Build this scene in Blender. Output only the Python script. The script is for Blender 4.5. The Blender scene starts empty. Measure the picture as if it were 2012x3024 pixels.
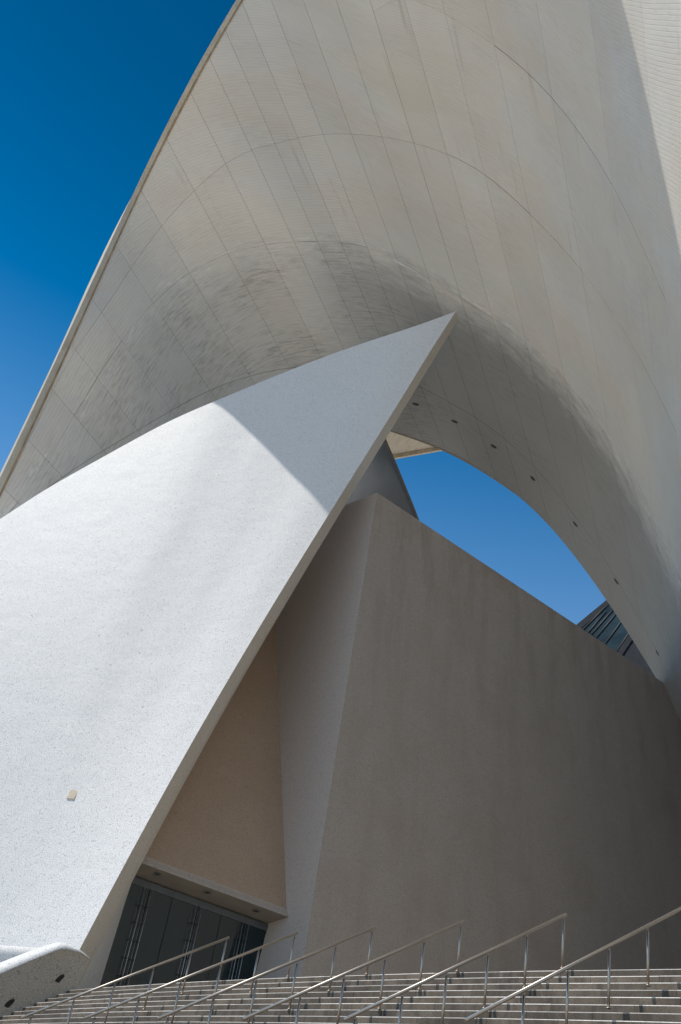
import bpy, bmesh, math, random
import numpy as np
from mathutils import Vector, Matrix

random.seed(7); np.random.seed(7)
scene = bpy.context.scene
COL = scene.collection

# ------------------------------------------------------------------ camera
PITCH, ROLL, FPX, PW, PH = math.radians(34.5786), math.radians(11.1848), 3100.0, 2012.0, 3024.0
EYE = np.array([0.0, 0.0, 1.6])
FWD = np.array([0, math.cos(PITCH), math.sin(PITCH)])
_up0 = np.array([0, -math.sin(PITCH), math.cos(PITCH)]); _r0 = np.array([1.0, 0, 0])
RGT = _r0*math.cos(ROLL) + _up0*math.sin(ROLL)
UPV = -_r0*math.sin(ROLL) + _up0*math.cos(ROLL)
cam_data = bpy.data.cameras.new('camera')
cam = bpy.data.objects.new('camera', cam_data); COL.objects.link(cam)
cam_data.sensor_fit = 'VERTICAL'; cam_data.sensor_height = 36.0
cam_data.lens = 36.0*FPX/PH
cam_data.clip_start = 0.1; cam_data.clip_end = 6000
m = Matrix.Identity(4)
for i in range(3):
    m[i][0] = RGT[i]; m[i][1] = UPV[i]; m[i][2] = -FWD[i]; m[i][3] = EYE[i]
cam.matrix_world = m
scene.camera = cam

# ------------------------------------------------------------------ sky, sun, exposure
SUN_AZ, SUN_EL = math.radians(262.0), math.radians(62.0)       # azimuth clockwise from +Y
world = bpy.data.worlds.new('World'); scene.world = world; world.use_nodes = True
wn = world.node_tree.nodes; wl = world.node_tree.links
bg = wn['Background']
sky = wn.new('ShaderNodeTexSky'); sky.sky_type = 'NISHITA'; sky.sun_disc = False
sky.sun_elevation = SUN_EL; sky.sun_rotation = SUN_AZ
sky.altitude = 0; sky.air_density = 1.0; sky.dust_density = 0.0; sky.ozone_density = 3.0
hsv = wn.new('ShaderNodeHueSaturation'); hsv.inputs['Saturation'].default_value = 1.18; hsv.inputs['Hue'].default_value = .492
tcw = wn.new('ShaderNodeTexCoord'); sxw = wn.new('ShaderNodeSeparateXYZ'); wl.new(tcw.outputs['Generated'], sxw.inputs[0])
mrw = wn.new('ShaderNodeMapRange'); mrw.interpolation_type = 'SMOOTHSTEP'; wl.new(sxw.outputs[2], mrw.inputs[0])
for i_, v_ in enumerate((0.40, 0.88, 1.10, 0.42)): mrw.inputs[i_+1].default_value = v_
wl.new(sky.outputs[0], hsv.inputs['Color']); wl.new(mrw.outputs[0], hsv.inputs['Value'])
msw = wn.new('ShaderNodeMapRange'); wl.new(sxw.outputs[2], msw.inputs[0])
for i_, v_ in enumerate((0.45, 0.82, 1.10, 1.65)): msw.inputs[i_+1].default_value = v_
wl.new(msw.outputs[0], hsv.inputs['Saturation']); wl.new(hsv.outputs[0], bg.inputs['Color'])
bg.inputs['Strength'].default_value = 0.115
sun_d = bpy.data.lights.new('sun', 'SUN'); sun_d.energy = 3.0; sun_d.angle = math.radians(0.53)
sun_d.color = (1.0, 0.945, 0.865)
sun = bpy.data.objects.new('sun', sun_d); COL.objects.link(sun)
SUNV = np.array([math.sin(SUN_AZ)*math.cos(SUN_EL), math.cos(SUN_AZ)*math.cos(SUN_EL), math.sin(SUN_EL)])
sun.rotation_euler = Vector(-SUNV).to_track_quat('-Z', 'Y').to_euler()
sun.location = Vector(SUNV*120)
vs = scene.view_settings
vs.view_transform = 'Standard'; vs.look = 'None'; vs.gamma = 1; vs.use_curve_mapping = False
vs.exposure = 0.5
scene.cycles.max_bounces = 10; scene.cycles.diffuse_bounces = 6

# ------------------------------------------------------------------ small maths
def ray(x, y):
    d = FWD + RGT*(x-PW/2)/FPX - UPV*(y-PH/2)/FPX
    return d/np.linalg.norm(d)
def at(x, y, D):                       # point seen at photo pixel x, y, D metres away over the ground
    d = ray(x, y); return EYE + d*D/math.hypot(d[0], d[1])
def on_z(x, y, z):
    d = ray(x, y); return EYE + d*(z-EYE[2])/d[2]
def on_plane(x, y, p, n):
    d = ray(x, y); return EYE + d*np.dot(p-EYE, n)/np.dot(d, n)
def px_of(P):
    P = np.atleast_2d(P) - EYE; z = P@FWD
    return np.stack([PW/2 + FPX*(P@RGT)/z, PH/2 - FPX*(P@UPV)/z], 1)
def unit(v):
    v = np.asarray(v, float); return v/np.linalg.norm(v)
def spline(ys):                        # natural cubic through ys at 0..n-1, vector valued
    ys = np.asarray(ys, float)
    if ys.ndim == 1: ys = ys[:, None]
    n = len(ys); M = np.zeros((n, n)); R = np.zeros_like(ys)
    M[0, 0] = M[-1, -1] = 1
    for i in range(1, n-1):
        M[i, i-1:i+2] = (1, 4, 1); R[i] = 6*(ys[i+1]-2*ys[i]+ys[i-1])
    S = np.linalg.solve(M, R)
    def f(t):
        t = np.atleast_1d(np.asarray(t, float)); i = np.clip(t.astype(int), 0, n-2); u = (t-i)[:, None]
        a, b = ys[i], ys[i+1]; sa, sb = S[i], S[i+1]
        return a*(1-u) + b*u + ((1-u)**3-(1-u))*sa/6 + (u**3-u)*sb/6
    return f

def nspline(x, ys):                    # natural cubic with knots at x
    x = np.asarray(x, float); ys = np.asarray(ys, float); n = len(x); h = np.diff(x); M_ = np.zeros((n, n)); R_ = np.zeros_like(ys)
    M_[0, 0] = M_[-1, -1] = 1
    for i in range(1, n-1):
        M_[i, i-1:i+2] = (h[i-1], 2*(h[i-1]+h[i]), h[i]); R_[i] = 6*((ys[i+1]-ys[i])/h[i]-(ys[i]-ys[i-1])/h[i-1])
    S_ = np.linalg.solve(M_, R_)
    def f(t):
        t = np.atleast_1d(np.asarray(t, float)); i = np.clip(np.searchsorted(x, t)-1, 0, n-2); H = h[i][:, None]
        a = (x[i+1]-t)[:, None]/H; b = 1-a
        return a*ys[i]+b*ys[i+1]+((a**3-a)*S_[i]+(b**3-b)*S_[i+1])*H*H/6
    return f
def edge_curve(q):                     # smooth 3D curve through (x, y, distance) picks, 0..1 by chord length
    p = np.array([at(*a) for a in q]); k = np.concatenate([[0], np.cumsum(np.linalg.norm(np.diff(p, axis=0), axis=1))])
    return nspline(k/k[-1], p)

# ------------------------------------------------------------------ scene helpers
def tag(o, label=None, cat=None, group=None, kind=None):
    if label: o['label'] = label
    if cat: o['category'] = cat
    if group: o['group'] = group
    if kind: o['kind'] = kind
    return o
def empty(name, loc, label, cat, group=None):
    o = bpy.data.objects.new(name, None); COL.objects.link(o); o.location = Vector(loc)
    o.empty_display_size = 0.3
    return tag(o, label, cat, group)
def link_mesh(name, me, mat, parent=None):
    o = bpy.data.objects.new(name, me); COL.objects.link(o)
    if mat and not me.materials: me.materials.append(mat)
    if parent is not None:
        o.parent = parent; o.matrix_parent_inverse = Matrix.Translation(-parent.location)
    return o
def mesh(name, V, F, mat, parent=None, smooth=False, uv=None, attrs=None):
    me = bpy.data.meshes.new(name)
    me.from_pydata([tuple(map(float, v)) for v in V], [], [tuple(map(int, f)) for f in F])
    if smooth: me.polygons.foreach_set('use_smooth', [True]*len(me.polygons))
    if uv is not None:
        l = me.uv_layers.new(name='UVMap'); idx = np.empty(len(me.loops), int); me.loops.foreach_get('vertex_index', idx)
        l.data.foreach_set('uv', np.asarray(uv, float)[idx].ravel())
    for k, a in (attrs or {}).items():
        at_ = me.attributes.new(k, 'FLOAT', 'POINT'); at_.data.foreach_set('value', np.asarray(a, float))
    if smooth: me.set_sharp_from_angle(angle=math.radians(50))
    me.update()
    return link_mesh(name, me, mat, parent)
def grid_faces(n, k, off=0, flip=False):
    f = []
    for i in range(n-1):
        for j in range(k-1):
            q = (off+i*k+j, off+(i+1)*k+j, off+(i+1)*k+j+1, off+i*k+j+1)
            f.append(q[::-1] if flip else q)
    return f
def outward(o):
    bm = bmesh.new(); bm.from_mesh(o.data); bmesh.ops.recalc_face_normals(bm, faces=bm.faces); bm.to_mesh(o.data); bm.free()
    return o
def slab_from_grid(name, P, back, mat, parent=None, smooth=True):      # closed solid from a front grid and a back grid
    n, k = P.shape[:2]; V = np.concatenate([P.reshape(-1, 3), back.reshape(-1, 3)]); N = n*k
    F = grid_faces(n, k) + grid_faces(n, k, N, True)
    ring = [(i, 0) for i in range(n)] + [(n-1, j) for j in range(1, k)] + [(i, k-1) for i in range(n-2, -1, -1)] + [(0, j) for j in range(k-2, 0, -1)]
    r = [a*k+b for a, b in ring]
    for a, b in zip(r, r[1:]+r[:1]): F.append((b, a, a+N, b+N))
    o = mesh(name, V, F, mat, parent)
    outward(o)
    if smooth:
        for p in o.data.polygons[:2*(n-1)*(k-1)]: p.use_smooth = True
        o.data.set_sharp_from_angle(angle=math.radians(50))
    return o
def prism(name, pts, ext, mat, parent=None):         # polygon pushed along ext
    pts = np.asarray(pts, float); n = len(pts)
    V = np.concatenate([pts, pts+np.asarray(ext)])
    F = [tuple(range(n)), tuple(range(2*n-1, n-1, -1))] + [(i, (i+1) % n, n+(i+1) % n, n+i) for i in range(n)]
    return outward(mesh(name, V, F, mat, parent))
def tube_geo(a, b, r, n=10):
    a, b = np.asarray(a, float), np.asarray(b, float); d = unit(b-a)
    x = unit(np.cross(d, [0, 0, 1.0] if abs(d[2]) < .95 else [1.0, 0, 0])); y = np.cross(d, x)
    ang = np.arange(n)*2*math.pi/n
    ring = r*(np.cos(ang)[:, None]*x + np.sin(ang)[:, None]*y)
    V = np.concatenate([a+ring, b+ring])
    F = [(i, (i+1) % n, n+(i+1) % n, n+i) for i in range(n)] + [tuple(range(n-1, -1, -1)), tuple(range(n, 2*n))]
    return V, F
def tubes(name, segs, mat, parent=None, n=10):
    V, F, o = [], [], 0
    for a, b, r in segs:
        v, f = tube_geo(a, b, r, n); V.append(v); F += [tuple(i+o for i in q) for q in f]; o += len(v)
    ob = outward(mesh(name, np.concatenate(V), F, mat, parent))
    for p in ob.data.polygons:
        if len(p.vertices) == 4: p.use_smooth = True
    return ob

# ------------------------------------------------------------------ materials
def new_mat(name):
    mt = bpy.data.materials.new(name); mt.use_nodes = True
    return mt, mt.node_tree.nodes, mt.node_tree.links, mt.node_tree.nodes['Principled BSDF']
def N(nodes, kind, **kw):
    n = nodes.new(kind)
    for k, v in kw.items():
        if k.startswith('i_'): n.inputs[k[2:].replace('_', ' ')].default_value = v
        else: setattr(n, k, v)
    return n
def ramp(nodes, stops):
    r = nodes.new('ShaderNodeValToRGB'); e = r.color_ramp.elements
    while len(e) < len(stops): e.new(0.5)
    for el, (p, c) in zip(e, stops):
        el.position = p; el.color = (*c, 1) if len(c) == 3 else c
    return r
def mixc(nodes, links, fac, a, b, mode='MIX'):
    x = nodes.new('ShaderNodeMix'); x.data_type = 'RGBA'; x.blend_type = mode
    for sock, val in ((x.inputs[0], fac), (x.inputs[6], a), (x.inputs[7], b)):
        if hasattr(val, 'is_linked'): links.new(val, sock)
        elif isinstance(val, (int, float)): sock.default_value = val
        else: sock.default_value = (*val, 1)
    return x.outputs[2]
def mathn(nodes, links, op, a, b=None, clamp=False):
    x = nodes.new('ShaderNodeMath'); x.operation = op; x.use_clamp = clamp
    for s, v in zip(x.inputs, (a, b)):
        if v is None: continue
        if hasattr(v, 'is_linked'): links.new(v, s)
        else: s.default_value = v
    return x.outputs[0]

def mosaic(name, base, dark, grout, size=0.075, rough=0.55, stain=(0.55, 0.47, 0.36), stain_amt=0.25, bump=0.22, weather=0.0):
    mt, n, l, b = new_mat(name)
    tc = N(n, 'ShaderNodeTexCoord')
    wob = N(n, 'ShaderNodeTexNoise', i_Scale=6.0, i_Detail=2.0)
    l.new(tc.outputs['Object'], wob.inputs['Vector'])
    add = N(n, 'ShaderNodeVectorMath', operation='MULTIPLY_ADD')
    l.new(wob.outputs['Color'], add.inputs[0]); add.inputs[1].default_value = (.05, .05, .05); l.new(tc.outputs['Object'], add.inputs[2])
    v1 = N(n, 'ShaderNodeTexVoronoi', feature='DISTANCE_TO_EDGE', i_Scale=1/size)
    v2 = N(n, 'ShaderNodeTexVoronoi', feature='F1', i_Scale=1/size)
    for v in (v1, v2): l.new(add.outputs[0], v.inputs['Vector'])
    sep = N(n, 'ShaderNodeSeparateColor'); l.new(v2.outputs['Color'], sep.inputs[0])
    cell = mixc(n, l, sep.outputs[0], base, dark)
    big = N(n, 'ShaderNodeTexNoise', i_Scale=0.35, i_Detail=6.0, i_Roughness=0.62)
    l.new(tc.outputs['Object'], big.inputs['Vector'])
    br = ramp(n, [(0.45, (0, 0, 0)), (0.72, (1, 1, 1))]); l.new(big.outputs['Fac'], br.inputs[0])
    cell = mixc(n, l, mathn(n, l, 'MULTIPLY', br.outputs[0], stain_amt), cell, stain)
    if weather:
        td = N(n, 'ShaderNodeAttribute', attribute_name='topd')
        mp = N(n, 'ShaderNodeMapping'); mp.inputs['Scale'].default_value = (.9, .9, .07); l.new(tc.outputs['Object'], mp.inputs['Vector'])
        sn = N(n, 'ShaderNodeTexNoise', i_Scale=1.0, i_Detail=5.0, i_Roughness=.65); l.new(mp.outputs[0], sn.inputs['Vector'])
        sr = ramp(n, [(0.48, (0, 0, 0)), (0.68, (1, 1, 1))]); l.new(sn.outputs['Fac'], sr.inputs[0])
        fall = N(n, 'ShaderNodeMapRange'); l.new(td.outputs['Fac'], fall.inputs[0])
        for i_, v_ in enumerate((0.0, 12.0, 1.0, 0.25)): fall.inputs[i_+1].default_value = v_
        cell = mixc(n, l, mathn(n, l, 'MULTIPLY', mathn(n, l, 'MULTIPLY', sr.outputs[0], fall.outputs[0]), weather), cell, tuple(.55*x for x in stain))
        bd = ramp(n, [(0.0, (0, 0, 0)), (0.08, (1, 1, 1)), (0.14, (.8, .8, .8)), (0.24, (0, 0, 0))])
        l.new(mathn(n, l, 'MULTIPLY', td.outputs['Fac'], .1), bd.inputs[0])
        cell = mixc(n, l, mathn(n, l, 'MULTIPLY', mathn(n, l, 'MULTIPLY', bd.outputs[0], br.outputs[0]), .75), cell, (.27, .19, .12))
    gr = ramp(n, [(0.02, (1, 1, 1)), (0.07, (0, 0, 0))]); l.new(v1.outputs['Distance'], gr.inputs[0])
    colr = mixc(n, l, gr.outputs[0], cell, grout)
    l.new(colr, b.inputs['Base Color'])
    b.inputs['Roughness'].default_value = rough; b.inputs['Specular IOR Level'].default_value = .25
    hgt = ramp(n, [(0.0, (0, 0, 0)), (0.10, (1, 1, 1))]); l.new(v1.outputs['Distance'], hgt.inputs[0])
    und = N(n, 'ShaderNodeTexNoise', i_Scale=0.9, i_Detail=3.0); l.new(tc.outputs['Object'], und.inputs['Vector'])
    hh = mathn(n, l, 'MULTIPLY_ADD', sep.outputs[1], 0.35)
    n_add = n.new('ShaderNodeMath'); n_add.operation = 'ADD'; l.new(hgt.outputs[0], n_add.inputs[0]); l.new(hh, n_add.inputs[1])
    bp = N(n, 'ShaderNodeBump', i_Strength=bump, i_Distance=0.008); l.new(n_add.outputs[0], bp.inputs['Height'])
    bp2 = N(n, 'ShaderNodeBump', i_Strength=0.5, i_Distance=0.06); l.new(und.outputs['Fac'], bp2.inputs['Height'])
    l.new(bp2.outputs[0], bp.inputs['Normal']); l.new(bp.outputs[0], b.inputs['Normal'])
    return mt

def concrete(name):
    """board-marked pale concrete; UV in metres (u along the vault's curve, v along its rulings); attribute seam = metres below the pour joint"""
    mt, n, l, b = new_mat(name)
    uv = N(n, 'ShaderNodeUVMap'); uv.uv_map = 'UVMap'
    seam = N(n, 'ShaderNodeAttribute', attribute_name='seam')
    rnd = N(n, 'ShaderNodeObjectInfo'); lowgain = N(n, 'ShaderNodeAttribute', attribute_name='lowgain')
    def noise(sx, sy, scale=1.0, detail=5.0, rough=.6):
        mp = N(n, 'ShaderNodeMapping'); mp.inputs['Scale'].default_value = (sx, sy, 1)
        l.new(uv.outputs[0], mp.inputs['Vector'])
        t = N(n, 'ShaderNodeTexNoise', i_Scale=scale, i_Detail=detail, i_Roughness=rough); l.new(mp.outputs[0], t.inputs['Vector'])
        return t.outputs['Fac']
    cloud = ramp(n, [(0.3, (0.57, 0.54, 0.495)), (0.7, (0.655, 0.63, 0.59))]); l.new(noise(.12, .12, 1.0, 6), cloud.inputs[0])
    wr_ = ramp(n, [(0.42, (1, 1, 1)), (0.6, (1.02, .982, .935))]); l.new(noise(.07, .10, 1.7, 4), wr_.inputs[0])
    tone = N(n, 'ShaderNodeMapRange'); l.new(rnd.outputs['Random'], tone.inputs[0]); tone.inputs[3].default_value = .965; tone.inputs[4].default_value = 1.03
    c = mixc(n, l, 1.0, cloud.outputs[0], wr_.outputs[0], 'MULTIPLY')
    cm = N(n, 'ShaderNodeVectorMath', operation='SCALE'); l.new(c, cm.inputs[0]); l.new(tone.outputs[0], cm.inputs['Scale'])
    # streaks along the boards
    st = ramp(n, [(0.45, (0, 0, 0)), (0.62, (1, 1, 1))]); l.new(noise(.95, 6.5, 1.0, 5, .7), st.inputs[0])
    patch = ramp(n, [(0.40, (.12, .12, .12)), (0.60, (1, 1, 1))]); l.new(noise(.25, .35, 1.0, 4), patch.inputs[0])
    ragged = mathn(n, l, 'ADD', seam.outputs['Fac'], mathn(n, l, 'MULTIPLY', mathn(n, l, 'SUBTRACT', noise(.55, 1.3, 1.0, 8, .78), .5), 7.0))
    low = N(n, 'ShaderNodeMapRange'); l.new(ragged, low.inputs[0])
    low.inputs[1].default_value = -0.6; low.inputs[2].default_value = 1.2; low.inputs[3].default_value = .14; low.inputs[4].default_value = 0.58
    amt = mathn(n, l, 'MULTIPLY', mathn(n, l, 'MULTIPLY', st.outputs[0], patch.outputs[0]), low.outputs[0])
    c2 = mixc(n, l, amt, cm.outputs[0], (0.24, 0.22, 0.19))
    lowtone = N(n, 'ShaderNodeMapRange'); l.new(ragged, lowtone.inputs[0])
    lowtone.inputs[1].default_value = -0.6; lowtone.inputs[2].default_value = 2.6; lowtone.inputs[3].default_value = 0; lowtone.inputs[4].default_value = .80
    dark = mathn(n, l, 'MULTIPLY', lowtone.outputs[0], mathn(n, l, 'ADD', mathn(n, l, 'MULTIPLY', lowgain.outputs['Fac'], .70), .30))  # darkens below the pour joint, more midway along the vault
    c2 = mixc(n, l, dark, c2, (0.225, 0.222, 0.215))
    # pale lime bloom along the pour joint
    band = N(n, 'ShaderNodeMapRange'); l.new(mathn(n, l, 'ABSOLUTE', seam.outputs['Fac']), band.inputs[0])
    band.inputs[1].default_value = 0.0; band.inputs[2].default_value = 0.9; band.inputs[3].default_value = 1; band.inputs[4].default_value = 0
    bl = ramp(n, [(0.56, (0, 0, 0)), (0.62, (1, 1, 1))]); l.new(noise(.5, 1.6, 1.0, 6, .75), bl.inputs[0])
    c2 = mixc(n, l, mathn(n, l, 'MULTIPLY', mathn(n, l, 'MULTIPLY', band.outputs[0], bl.outputs[0]), .8), c2, (0.72, 0.71, 0.68))
    # fine vertical drips, brown
    dr = ramp(n, [(0.63, (0, 0, 0)), (0.75, (1, 1, 1))]); l.new(noise(1.6, .12, 1.0, 4), dr.inputs[0])
    c2 = mixc(n, l, mathn(n, l, 'MULTIPLY', dr.outputs[0], .34), c2, (0.33, 0.28, 0.21))
    # bug holes
    spk = ramp(n, [(0.70, (0, 0, 0)), (0.76, (1, 1, 1))]); l.new(noise(1.6, 4.0, 1.0, 3, .75), spk.inputs[0])
    c2 = mixc(n, l, mathn(n, l, 'MULTIPLY', spk.outputs[0], .45), c2, (0.2, 0.17, 0.13))
    # boards
    sx = N(n, 'ShaderNodeSeparateXYZ'); l.new(uv.outputs[0], sx.inputs[0])
    shear = mathn(n, l, 'ADD', mathn(n, l, 'MULTIPLY', sx.outputs[0], .06), sx.outputs[1])
    w = mathn(n, l, 'ADD', mathn(n, l, 'MULTIPLY', shear, 1/0.2), mathn(n, l, 'MULTIPLY', noise(.25, .25, 1.0, 2), .7))
    fr = mathn(n, l, 'FRACT', w)
    edge = ramp(n, [(0.0, (0, 0, 0)), (0.16, (1, 1, 1)), (0.84, (1, 1, 1)), (1.0, (0, 0, 0))]); l.new(fr, edge.inputs[0])
    lines = mathn(n, l, 'MULTIPLY', mathn(n, l, 'SUBTRACT', 1.0, edge.outputs[0]), noise(.6, 2.0, 1.0, 3))
    c3 = mixc(n, l, mathn(n, l, 'MULTIPLY', lines, .36), c2, (0.30, 0.28, 0.24))
    l.new(c3, b.inputs['Base Color'])
    b.inputs['Roughness'].default_value = .85; b.inputs['Specular IOR Level'].default_value = .25
    h = mathn(n, l, 'ADD', mathn(n, l, 'MULTIPLY', edge.outputs[0], .6), mathn(n, l, 'MULTIPLY', noise(1.2, 6.0, 1.0, 5, .7), 1.0))
    bp = N(n, 'ShaderNodeBump', i_Strength=.4, i_Distance=.02); l.new(h, bp.inputs['Height']); l.new(bp.outputs[0], b.inputs['Normal'])
    return mt

def stone(name, c1, c2, scale=1.2, rough=.8, speck=True, streak=0.0, bump=.3):
    mt, n, l, b = new_mat(name)
    tc = N(n, 'ShaderNodeTexCoord'); rnd = N(n, 'ShaderNodeObjectInfo')
    big = N(n, 'ShaderNodeTexNoise', i_Scale=scale, i_Detail=6.0, i_Roughness=.65); l.new(tc.outputs['Object'], big.inputs['Vector'])
    fine = N(n, 'ShaderNodeTexNoise', i_Scale=38.0, i_Detail=4.0, i_Roughness=.7); l.new(tc.outputs['Object'], fine.inputs['Vector'])
    r1 = ramp(n, [(0.35, c1), (0.65, c2)]); l.new(big.outputs['Fac'], r1.inputs[0])
    tone = N(n, 'ShaderNodeMapRange'); l.new(rnd.outputs['Random'], tone.inputs[0]); tone.inputs[3].default_value = .62; tone.inputs[4].default_value = 1.15
    sc = N(n, 'ShaderNodeVectorMath', operation='SCALE'); l.new(r1.outputs[0], sc.inputs[0]); l.new(tone.outputs[0], sc.inputs['Scale'])
    c = sc.outputs[0]
    if speck:
        fr = ramp(n, [(0.35, (.55, .55, .55)), (0.65, (1.3, 1.3, 1.3))]); l.new(fine.outputs['Fac'], fr.inputs[0])
        c = mixc(n, l, .6, c, fr.outputs[0], 'MULTIPLY')
    if streak:
        mp = N(n, 'ShaderNodeMapping'); mp.inputs['Scale'].default_value = (5, 5, .5); l.new(tc.outputs['Object'], mp.inputs['Vector'])
        sn = N(n, 'ShaderNodeTexNoise', i_Scale=1.0, i_Detail=4.0); l.new(mp.outputs[0], sn.inputs['Vector'])
        sr = ramp(n, [(0.52, (0, 0, 0)), (0.66, (1, 1, 1))]); l.new(sn.outputs['Fac'], sr.inputs[0])
        c = mixc(n, l, mathn(n, l, 'MULTIPLY', sr.outputs[0], streak), c, tuple(.45*x for x in c1))
    l.new(c, b.inputs['Base Color']); b.inputs['Roughness'].default_value = rough
    bp = N(n, 'ShaderNodeBump', i_Strength=bump, i_Distance=.01); l.new(fine.outputs['Fac'], bp.inputs['Height']); l.new(bp.outputs[0], b.inputs['Normal'])
    return mt
def plain(name, c, rough=.5, metal=0.0, spec=.5, scale=3.0, var=.12, bump=0.0):
    mt, n, l, b = new_mat(name)
    tc = N(n, 'ShaderNodeTexCoord')
    t = N(n, 'ShaderNodeTexNoise', i_Scale=scale, i_Detail=5.0); l.new(tc.outputs['Object'], t.inputs['Vector'])
    r = ramp(n, [(0.3, tuple(x*(1-var) for x in c)), (0.7, tuple(min(1, x*(1+var)) for x in c))]); l.new(t.outputs['Fac'], r.inputs[0])
    l.new(r.outputs[0], b.inputs['Base Color'])
    b.inputs['Roughness'].default_value = rough; b.inputs['Metallic'].default_value = metal; b.inputs['Specular IOR Level'].default_value = spec
    if bump:
        bp = N(n, 'ShaderNodeBump', i_Strength=bump, i_Distance=.02); l.new(t.outputs['Fac'], bp.inputs['Height']); l.new(bp.outputs[0], b.inputs['Normal'])
    return mt

M = {}
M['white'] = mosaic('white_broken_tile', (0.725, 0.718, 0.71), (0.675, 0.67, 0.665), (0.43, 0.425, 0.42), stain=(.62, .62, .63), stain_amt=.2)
M['parapet'] = mosaic('parapet_shaded_tile', (0.40, 0.345, 0.28), (0.36, 0.31, 0.25), (0.22, 0.19, 0.15), stain=(.44, .38, .30), stain_amt=.35)  # beige dirt, darkened further to hold the shade on the upright face
M['edge'] = mosaic('edge_broken_tile', (0.66, 0.61, 0.54), (0.61, 0.565, 0.50), (0.42, 0.38, 0.33), stain=(.52, .46, .38))
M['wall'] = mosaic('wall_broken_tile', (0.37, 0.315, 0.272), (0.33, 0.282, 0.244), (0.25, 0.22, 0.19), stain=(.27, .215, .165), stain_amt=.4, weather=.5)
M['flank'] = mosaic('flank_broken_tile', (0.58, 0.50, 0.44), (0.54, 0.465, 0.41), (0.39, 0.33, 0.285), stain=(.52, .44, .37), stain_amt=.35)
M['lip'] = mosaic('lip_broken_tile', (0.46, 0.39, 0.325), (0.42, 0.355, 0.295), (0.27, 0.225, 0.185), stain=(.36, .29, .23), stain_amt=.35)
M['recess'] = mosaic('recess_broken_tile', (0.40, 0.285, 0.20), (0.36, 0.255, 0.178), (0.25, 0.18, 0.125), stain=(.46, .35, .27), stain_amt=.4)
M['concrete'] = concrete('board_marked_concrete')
M['slab'] = plain('dark_joint_concrete', (0.19, 0.155, 0.11), .9)
M['rim'] = stone('rim_concrete', (0.50, 0.45, 0.36), (0.60, 0.55, 0.46), .6, .85, True, .3)
M['groove'] = plain('stained_drip_groove', (0.30, 0.22, 0.14), .9, scale=1.5, var=.3)
M['grey'] = plain('dark_grey_render', (0.09, 0.092, 0.095), .85, scale=.6, var=.15, bump=.2)
M['canopy'] = stone('pale_canopy_boards', (0.60, 0.50, 0.38), (0.68, 0.58, 0.46), .5, .8, True, .3)
M['step'] = stone('weathered_step_stone', (0.095, 0.070, 0.048), (0.175, 0.138, 0.10), 1.6, .75, True, .55, .5)
M['nose'] = stone('worn_sunlit_nosing', (0.62, 0.58, 0.53), (0.74, 0.70, 0.65), 3.0, .6, True, .1, .2)  # pale from wear, with the sun on the bevel put into the colour
M['pave'] = stone('pale_paving', (0.26, 0.235, 0.20), (0.33, 0.30, 0.26), .4, .8)
M['ground'] = stone('light_plaza_paving', (0.52, 0.45, 0.365), (0.62, 0.545, 0.45), .08, .85)
M['steel'] = plain('brushed_stainless_steel', (0.36, 0.325, 0.285), .42, 1.0, scale=30, var=.06)
M['glass'] = plain('dark_entrance_glass', (0.008, 0.018, 0.022), .03, 0, .5, var=.05)
M['frame'] = plain('grey_door_frame', (0.10, 0.11, 0.12), .45, .3)
M['rod'] = plain('bright_rod', (0.42, 0.44, 0.45), .4, .7)
M['roofglass'] = plain('teal_roof_glass', (0.02, 0.035, 0.04), .15, 0, .45, scale=.4, var=.5)
M['bar'] = plain('black_glazing_bar', (0.015, 0.017, 0.02), .6)
M['slate'] = plain('dark_slate_wall', (0.028, 0.031, 0.036), .9, 0, .08, scale=2.0, var=.2, bump=.2)
M['hole'] = plain('niche_shade', (0.02, 0.016, 0.012), .9)  # shade inside the niches, put into the colour of a plate
M['anchor'] = plain('shaded_anchor_recess', (0.07, 0.06, 0.05), .9)  # shade inside the anchor holes, put into the disc colour
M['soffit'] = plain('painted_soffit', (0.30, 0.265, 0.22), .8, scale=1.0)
M['patch'] = plain('sandy_repair_mortar', (0.60, 0.50, 0.38), .9, scale=6, var=.12)

ZP = 6.6456                                # height of the terrace at the top of the stairs
# ------------------------------------------------------------------ ground and terrace
gz = 1500
mesh('ground', [(-gz, -gz, 0), (gz, -gz, 0), (gz, gz, 0), (-gz, gz, 0)], [(0, 1, 2, 3)], M['ground'])['kind'] = 'structure'

ST_O = np.array([2.5716, 24.9617]); ST_D = unit([-0.64657, 0.76286]); ST_R = unit([0.91587, 0.40148])   # stair line, rail direction in plan
ST_N = np.array([-ST_D[1], ST_D[0]]); ST_N = ST_N if ST_N@ST_R > 0 else -ST_N
RC, RISE, GO = 128.0, 0.186, 0.29
def step_xy(k, t, back=0.0):
    a = t/RC; c = ST_O + ST_N*RC
    p = c + RC*(-ST_N*np.cos(a) + ST_D*np.sin(a))
    return p - ST_R*(GO*k - back)
arc = [step_xy(0, t, .36) for t in np.linspace(13.9, -10.5, 25)]
plat = arc + [np.array(p) for p in ((14, 15.5), (90, 15.5), (90, 110), (-80, 110), (-80, 37.2), (-5.9, 36.0))]
prism('terrace', [(*p, ZP-.004) for p in plat], (0, 0, -(ZP-.05)), M['pave'])['kind'] = 'structure'

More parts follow.
